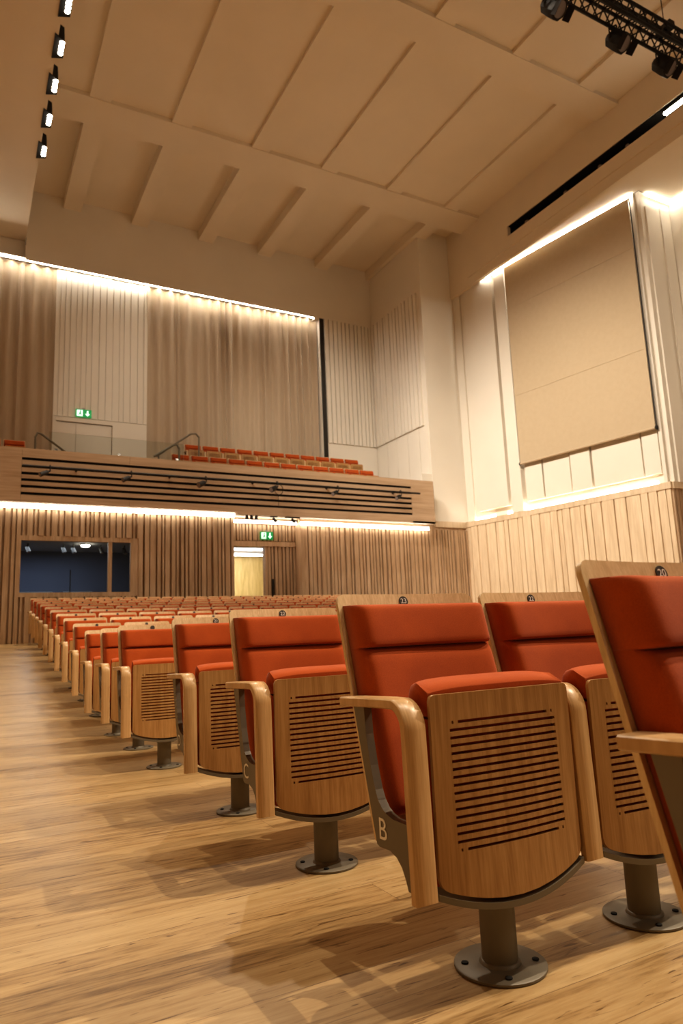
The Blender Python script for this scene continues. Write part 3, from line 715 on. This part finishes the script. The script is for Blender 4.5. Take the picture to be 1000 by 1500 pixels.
for i, x in enumerate((7.0823, 8.4284, 9.5053)):
    h = thing('stage_spotlight', ('first', 'second', 'third')[i] + ' unlit black stage lantern on the truss counted toward the picture edge', 'stage lantern', (x, 5.99, 9.8), group='stage lanterns on the truss')
    b = MB(); b.tube([(0, 0.046, 0.0), (0, 0.032, 0.034), (0, 0, 0.047), (0, -0.034, 0.034), (0, -0.047, 0), (0, -0.03, -0.05), (0, -0.02, -0.07)], 0.013, 8); b.build('hook_clamp', M['blackmetal'], h)
    b = MB(); b.tube([(-0.15, -0.02, -0.235), (-0.15, -0.02, -0.075), (0.15, -0.02, -0.075), (0.15, -0.02, -0.235)], 0.012, 8); b.build('yoke', M['blackmetal'], h)
    b = MB()
    dd = Vector((0.25, -0.62, -0.74)).normalized(); sx = Vector((1, 0, 0)); sx = (sx - dd * sx.dot(dd)).normalized(); sy = dd.cross(sx)
    c0 = Vector((0, -0.02, -0.235))
    def ring(u, w): return [c0 + dd * u + sx * w * math.cos(k * PI / 4 + PI / 8) + sy * w * math.sin(k * PI / 4 + PI / 8) for k in range(8)]
    R = [ring(-0.17, 0.07), ring(-0.12, 0.12), ring(0.06, 0.15), ring(0.15, 0.15)]
    v = [q for rg in R for q in rg]; ff = [(a * 8 + k, a * 8 + (k + 1) % 8, (a + 1) * 8 + (k + 1) % 8, (a + 1) * 8 + k) for a in range(3) for k in range(8)] + [tuple(range(8)), tuple(range(24, 32))]
    b.add(v, ff); body = b.build('lamp_body', M['blackmetal'], h)
    b = MB(); b.tube([c0 + dd * 0.15, c0 + dd * 0.158], 0.11, 20); b.build('lens', M['lens'], body)
    for q in (1, -1):
        b = MB(); b.obox(c0 + dd * 0.15 + sx * q * 0.14 - sy * 0.1, sx * q * 0.03 + dd * 0.11, sy * 0.2, sx * 0.004); b.build('barn_door', M['blackmetal'], body)

# ------------------------------------------------------------------ the seat
PITCH = 0.514
HWP = 0.217
def back_pt(x, s, t, hw=0.24):
    """point on the seat back: s = height, t = distance in front of the shell"""
    tilt = 0.17 / 0.626
    y = 0.145 + (s - 0.28) * tilt + 0.028 * (1 - (x / hw) ** 2) - 0.004
    nl = math.hypot(1, tilt)
    return (x, y - t / nl, s + t * tilt / nl)

def seat_meshes():
    me = {}
    b = MB(); b.lathe([(0.043, 0.008), (0.043, 0.205)], 24); me['pedestal'] = b.mesh('pedestal', M['metal'])
    b = MB(); b.lathe([(0.106, 0.0), (0.110, 0.002), (0.110, 0.007), (0.107, 0.009), (0.05, 0.010), (0.047, 0.016), (0.043, 0.018)], 36); me['base_plate'] = b.mesh('base_plate', M['metal'])
    b = MB()
    for k in range(4):
        a = PI / 4 + k * PI / 2 + 0.3; b.lathe([(0.0085, 0.0095), (0.0085, 0.0125), (0.005, 0.014)], 10, (0.085 * math.cos(a), 0.085 * math.sin(a), 0))
    me['bolt'] = b.mesh('bolt', M['black'])
    # pan under the tipped-up seat
    arc = lambda x: 0.188 + 0.044 * (abs(x) / HWP) ** 2
    pts = [-0.222 + 0.444 * k / 16 for k in range(17)]
    b = MB()
    b.sheet(17, 2, lambda i, j: (pts[i], -0.082 - 0.018 * (1 - (pts[i] / 0.222) ** 2) + j * 0.12, arc(pts[i]) - 0.010), lambda i, j: (0, 0, -0.014))
    b.box(-0.05, 0.05, -0.05, 0.12, 0.155, 0.185)
    me['seat_pan'] = b.mesh('seat_pan', M['metal'])
    # perforated panel (underside of the tipped-up seat)
    xs = [-0.217, -0.213, -0.206, -0.195, -0.18, -0.165, -0.158, -0.153, -0.14, -0.10, -0.05, 0.0]
    xs = xs + [-x for x in xs[-2::-1]]
    NS = 17; zt, zb_ = 0.583, 0.306; ph = (zt - zb_) / (NS - 1); sh = 0.0067
    zsl = []
    for k in range(NS): zsl += [zb_ + k * ph - sh / 2, zb_ + k * ph + sh / 2]
    low = [0.0, 0.25, 0.5, 0.75]; nlow = len(low)
    nrow = nlow + len(zsl) + 3
    def corner(x, r=0.022):
        e = HWP - abs(x)
        return r - math.sqrt(max(0, r * r - (r - e) ** 2)) if e < r else 0
    def fn(i, j):
        x = xs[i]; zb = arc(x) + corner(x)
        if j < nlow: z = zb + (zsl[0] - zb) * low[j]
        elif j < nlow + len(zsl): z = zsl[j - nlow]
        else:
            ztp = 0.648 - corner(x, 0.014); z = zsl[-1] + (ztp - zsl[-1]) * (j - nlow - len(zsl) + 1) / 3.0
        bul = 0.02 * (1 - (x / HWP) ** 2) * max(0, (0.62 - z) / 0.43)
        return (x, -0.080 - bul, z)
    def keep(i, j):
        k = j - nlow
        if k < 0 or k >= len(zsl) or k % 2: return True
        xm = (xs[i] + xs[min(i + 1, len(xs) - 1)]) / 2; row = k // 2
        if row in (0, NS - 1): return not (abs(xm) < 0.14 or 0.153 < abs(xm) < 0.158)
        return not abs(xm) < 0.165
    b = MB(); b.sheet(len(xs), nrow, fn, lambda i, j: (0, 0.010, 0), keep)
    me['seat_panel'] = b.mesh('seat_panel', M['seat_wood'])
    b = MB(); b.sheet(9, 2, lambda i, j: (-0.19 + 0.0475 * i, -0.058, 0.27 + 0.345 * j), lambda i, j: (0, 0.004, 0), smooth=False); me['slot_shade'] = b.mesh('slot_shade', M['black'])  # black sheet added behind the panel so its slots read as shaded holes
    # seat cushion behind the panel
    me['seat_cushion'] = cushion_mesh(0.214, 0.235, 0.684, 0.115, lambda x, s, t: (x, -0.0675 + t, s - 0.010 * (x / 0.214) ** 4 * (s > 0.6) - 0.022 * max(0.0, 1 - t / 0.03) * (s > 0.6)), 28, 22, 12).mesh('seat_cushion', M['cloth'])
    # back shell
    hw = 0.24; bx = [-0.24, -0.236, -0.228, -0.215] + [-0.19 + 0.38 * k / 10 for k in range(11)] + [0.215, 0.228, 0.236, 0.24]
    bz = [0.28 + 0.626 * k / 12 for k in range(13)]
    def fb(i, j):
        x = bx[i]; e = hw - abs(x); r = 0.025
        c = r - math.sqrt(max(0, r * r - (r - e) ** 2)) if e < r else 0
        z = bz[j]
        if j == 12: z -= c
        if j == 0: z += c * 0.6
        return back_pt(x, z, 0)
    b = MB(); b.sheet(len(bx), 13, fb, lambda i, j: (0, 0.0125, -0.003)); me['backrest'] = b.mesh('backrest', M['back_wood'])
    me['headrest_cushion'] = cushion_mesh(0.224, 0.752, 0.872, 0.092, lambda x, s, t: back_pt(x * (1 - 0.25 * t), s - 0.022 * t / 0.092, t + 0.001), 30, 18, 16, 0.03).mesh('headrest_cushion', M['cloth'])
    me['back_cushion'] = cushion_mesh(0.224, 0.34, 0.753, 0.084, lambda x, s, t: back_pt(x * (1 - 0.25 * t), s - 0.016 * t / 0.084, t + 0.001), 30, 24, 18, 0.02).mesh('back_cushion', M['cloth'])
    # arm: bent laminated strip
    cx = -0.257; w = 0.029; th = 0.020
    path = [(0.228, 0.629), (0.13, 0.633), (0.03, 0.637)]
    cy, cz, r = -0.010, 0.573, 0.0655
    for k in range(1, 10):
        a = PI / 2 + (PI / 2) * k / 9; path.append((cy + r * math.cos(a), cz + r * math.sin(a)))
    path += [(-0.0785, 0.45), (-0.082, 0.33), (-0.085, 0.212)]
    b = MB(); sec = [(-w, 0), (-w + 0.004, 0.0035), (w - 0.004, 0.0035), (w, 0), (w, -th + 0.003), (w - 0.004, -th), (-w + 0.004, -th), (-w, -th + 0.003)]
    V = []
    for k, (y, z) in enumerate(path):
        y2, z2 = path[min(k + 1, len(path) - 1)]; y1, z1 = path[max(k - 1, 0)]
        d = Vector((0, y2 - y1, z2 - z1)).normalized(); nn = Vector((0, d.z, -d.y))
        if nn.z < 0 and k < 3: nn = -nn
        if k >= 3: nn = nn if nn.y < 0 or nn.z > 0 else -nn
        for (sx_, sn) in sec: V.append(Vector((cx + sx_, y, z)) + nn * sn)
    ns = len(sec); f = []
    for k in range(len(path) - 1):
        for q in range(ns): f.append((k * ns + q, k * ns + (q + 1) % ns, (k + 1) * ns + (q + 1) % ns, (k + 1) * ns + q))
    b.add(V, f, 0, True); b.add(V, [tuple(range(ns)), tuple(range((len(path) - 1) * ns, len(path) * ns))], 0)
    me['armrest'] = b.mesh('armrest', M['arm_wood'])
    # grey side frame
    poly = [(0.186, 0.612), (0.134, 0.614), (0.129, 0.546), (0.113, 0.474), (0.096, 0.42), (0.084, 0.398), (0.068, 0.382), (0.047, 0.372), (0.02, 0.366), (-0.064, 0.366), (-0.066, 0.225), (-0.03, 0.225), (-0.022, 0.245), (-0.008, 0.268), (0.012, 0.285), (0.04, 0.294), (0.085, 0.292), (0.098, 0.296), (0.108, 0.33), (0.138, 0.44)]
    b = MB(); b.prism(poly, 'x', cx - 0.011, cx + 0.011)
    me['side_frame'] = b.mesh('side_frame', M['metal'])
    b = MB(); b.tube([(0, 0, 0), (0, -0.002, 0)], 0.0155, 24); me['number_badge'] = b.mesh('number_badge', M['badge'])
    return me
ME = seat_meshes()
for k in ('seat_cushion', 'headrest_cushion', 'back_cushion'):
    bm = bmesh.new(); bm.from_mesh(ME[k]); bmesh.ops.remove_doubles(bm, verts=bm.verts, dist=0.0003)
    bmesh.ops.recalc_face_normals(bm, faces=bm.faces); bm.to_mesh(ME[k]); bm.free()

def mk(name, parent, loc=(0, 0, 0), rot=(0, 0, 0)):
    o = bpy.data.objects.new(name, ME[name]); COL.objects.link(o); o.parent = parent; o.location = loc; o.rotation_euler = rot
    return o
BADGE = back_pt(0, 0.884, 0.0005); TILT = math.atan2(0.17, 0.626)
def make_seat(name):
    r = thing(name, '', '')
    p = mk('pedestal', r); mk('base_plate', p); mk('bolt', p)
    mk('seat_pan', r); sp_ = mk('seat_panel', r); mk('slot_shade', sp_); mk('seat_cushion', r)
    b = mk('backrest', r); mk('headrest_cushion', r); mk('back_cushion', r); mk('number_badge', b, BADGE, (-TILT, 0, 0))
    mk('armrest', r); mk('side_frame', r)
    return r
def copy_tree(o, parent=None):
    c = o.copy(); COL.objects.link(c); c.parent = parent
    for ch in list(o.children): copy_tree(ch, c)
    return c
proto = make_seat('auditorium_seat'); used = False
def child(o, nm): return next(c for c in o.children if c.name.split('.')[0] == nm)
kids = None
def place(x, y, z, label, group, scale=1.0, number=None, letter=None):
    global used
    src = proto
    if not used: o = proto; used = True
    else:
        o = PRISTINE_copy()
    o.location = (x, y, z); o.scale = (scale,) * 3
    tag(o, label, 'seat', group)
    return o
def PRISTINE_copy():
    c = proto.copy(); COL.objects.link(c)
    for ch in KIDS:
        d = ch.copy(); COL.objects.link(d); d.parent = c
        for g in SUB[ch.name]:
            e = g.copy(); COL.objects.link(e); e.parent = d
    return c
KIDS = list(proto.children); SUB = {k.name: list(k.children) for k in KIDS}

rows = ['A', 'B', 'C', 'D', 'E', 'F', 'G', 'H', 'I', 'J', 'K', 'L', 'M', 'N', 'O', 'P']
yp = {'A': 0.530, 'B': 1.435, 'C': 2.340, 'D': 3.250}
for i, r in enumerate(rows[4:]): yp[r] = 4.64 + 0.905 * i
armL = dict(A=0.868, B=0.884, C=0.882, D=0.896, E=0.894, F=0.929, G=0.945, H=0.961, I=0.976, J=0.997, K=1.019, L=1.037, M=1.053, N=1.076, O=1.092, P=1.114)
rowname = {'A': 'the nearest row', 'B': 'the row marked B', 'C': 'the row marked C', 'D': 'the row marked D'}
rn = ['first', 'second', 'third', 'fourth', 'fifth', 'sixth', 'seventh', 'eighth', 'ninth', 'tenth', 'eleventh', 'twelfth']
for i, r in enumerate(rows[4:]): rowname[r] = 'the ' + rn[i] + ' row behind the row marked D'
num = {('A', 0): '20', ('B', 0): '23', ('B', 1): '22', ('C', 0): '22', ('D', 0): '21'}
camM = co.matrix_world.inverted()
def px(p):
    q = camM @ Vector(p); return 500 + 1016 * q.x / -q.z
POST = []
for r in rows:
    x0 = armL[r] + 0.286; k = 0; y = yp[r]; ri = rows.index(r)
    z = floor_z(y)
    while True:
        x = x0 + k * PITCH
        if r == 'A': 
            if k > 0: break
        elif r == 'B':
            if k > 2: break
        elif px((x - 0.25, y + 0.3, z + 0.9)) > (700 if r == 'C' else 545): break
        lab = ('orange tip-up seat at the aisle end of ' if k == 0 else 'orange tip-up seat, ' + ords[k] + ' from the aisle in ') + rowname[r]
        o = place(x, y, z, lab, 'orange tip-up seats on the main floor')
        POST.append((r, k, o)); k += 1
for r, k, o in POST:
    if (r, k) in num:
        bk = child(o, 'backrest'); bd = child(bk, 'number_badge')
        text(num[(r, k)], 0.0215, M['white'], 'seat_number', bd, (0, -0.0025, 0), (PI / 2, 0, 0))
    if k == 0 and r in 'BCD':
        fr_ = child(o, 'side_frame')
        text(r, 0.070, M['white'], 'row_letter', fr_, (-0.2575 - 0.0115, 0.068, 0.333), (PI / 2, 0, -PI / 2))

# balcony seats
S2 = 0.953; P2 = PITCH * S2
x_f0 = 4.33 + 0.245
for k in range(12):
    place(x_f0 + k * 0.485, 16.5 - 0.27 * S2, 4.46, 'orange balcony seat, ' + ords[k] + ' from the handrails in the front row', 'orange seats on the balcony', S2 * 0.985)
for k in range(11):
    place(5.06 + 0.245 + k * 0.493, 17.9 - 0.27 * S2, 5.13, 'orange balcony seat, ' + ords[k] + ' from the handrails in the back row', 'orange seats on the balcony', S2)
for k in range(2):
    place(1.10 - 0.25 - k * 0.49, 16.5 - 0.27 * S2, 4.46, ('orange balcony seat next to the handrail below the gathered curtain', 'orange balcony seat below the gathered curtain at the picture edge')[k], 'orange seats on the balcony', S2 * 0.985)

# ------------------------------------------------------------------ light
WARM = (1.0, 0.84, 0.64)
def spot(name, loc, target, energy, size=60, radius=0.12, blend=0.6, col=WARM):
    l = bpy.data.lights.new(name, 'SPOT'); l.energy = energy; l.color = col; l.spot_size = math.radians(size); l.spot_blend = blend; l.shadow_soft_size = radius
    o = bpy.data.objects.new(name, l); COL.objects.link(o); o.location = loc
    o.rotation_euler = (Vector(target) - Vector(loc)).to_track_quat('-Z', 'Y').to_euler()
    return o
def area(name, loc, target, energy, sx, sy, col=WARM):
    l = bpy.data.lights.new(name, 'AREA'); l.energy = energy; l.color = col; l.shape = 'RECTANGLE'; l.size = sx; l.size_y = sy
    o = bpy.data.objects.new(name, l); COL.objects.link(o); o.location = loc
    o.rotation_euler = (Vector(target) - Vector(loc)).to_track_quat('-Z', 'Y').to_euler()
    return o
spot('key_light', (11.3, -0.3, 11.5), (1.4, 3.2, 0.4), 4300, 60, 0.05)
spot('key_light', (5.6, 1.1, 11.5), (1.4, 3.2, 0.4), 2100, 70, 0.05)
spot('key_light', (2.0, 1.0, 11.5), (1.6, 3.2, 0.4), 1200, 70, 0.05)
spot('slot_light', (12.6, 7.9, 11.5), (2.5, 8.5, 0.5), 1100, 80, 0.12)
spot('ceiling_light', (5.0, 14.0, 12.2), (2.8, 9.8, 0.8), 1900, 80, 0.12)
for y in (15.1, 14.04, 13.02, 12.03, 11.05): spot('edge_light', (1.13, y, 11.5), (1.8, y - 1, 0.5), 160, 80, 0.1)
for y, ty in ((12.5, 13.5), (9.0, 11.5), (6.0, 9.0)): spot('wall_wash_light', (1.2, y, 11.4), (13.4, ty, 3.0), 2900, 62, 0.15, 0.9, (1.0, 0.88, 0.72))
spot('wall_wash_light', (1.2, 4.0, 11.4), (10.5, 17.0, 4.8), 2600, 40, 0.15, 1.0, (1.0, 0.89, 0.74))
spot('back_fill', (3.5, 3.0, 11.0), (4.8, 18.8, 7.0), 2100, 27, 0.15, 1.0, (1.0, 0.89, 0.74))  # this fill and the next are added to brighten the balcony back
spot('back_fill', (3.5, 3.0, 11.0), (9.6, 18.8, 7.0), 2300, 27, 0.15, 1.0, (1.0, 0.89, 0.74))
area('front_fill', (8.5, -5.0, 9.0), (3.5, 4.0, 0.4), 150, 5.0, 1.0)  # broad soft fill added from the front, not a stage fixture
area('booth_fill', (1.5, 17.0, 2.98), (1.5, 17.0, 0), 36, 2.0, 0.8, (0.8, 0.88, 1.0))  # fill added to lift the dark booth interior, apart from its lamp
area('lobby_fill', (6.3, 17.2, 3.0), (6.3, 19.2, 1.8), 95, 1.2, 0.6, (1.0, 0.95, 0.85))  # fill added beside the tubes to brighten the lobby panel
for y in (8.0, 5.0, 2.0): spot('edge_light', (1.13, y, 11.5), (1.4, y, 0.5), 110, 80, 0.1)

wd = bpy.data.worlds.new('world'); SC.world = wd; wd.use_nodes = True
wd.node_tree.nodes['Background'].inputs[0].default_value = (1.0, 0.68, 0.40, 1); wd.node_tree.nodes['Background'].inputs[1].default_value = 0.10

SC.view_settings.view_transform = 'Standard'
SC.view_settings.look = 'Medium High Contrast'
SC.view_settings.exposure = -0.03
SC.cycles.max_bounces = 8; SC.cycles.diffuse_bounces = 5; SC.cycles.glossy_bounces = 3; SC.cycles.transparent_max_bounces = 8
SC.cycles.sample_clamp_indirect = 6.0; SC.cycles.use_denoising = True
SC.cycles.caustics_reflective = False; SC.cycles.caustics_refractive = False
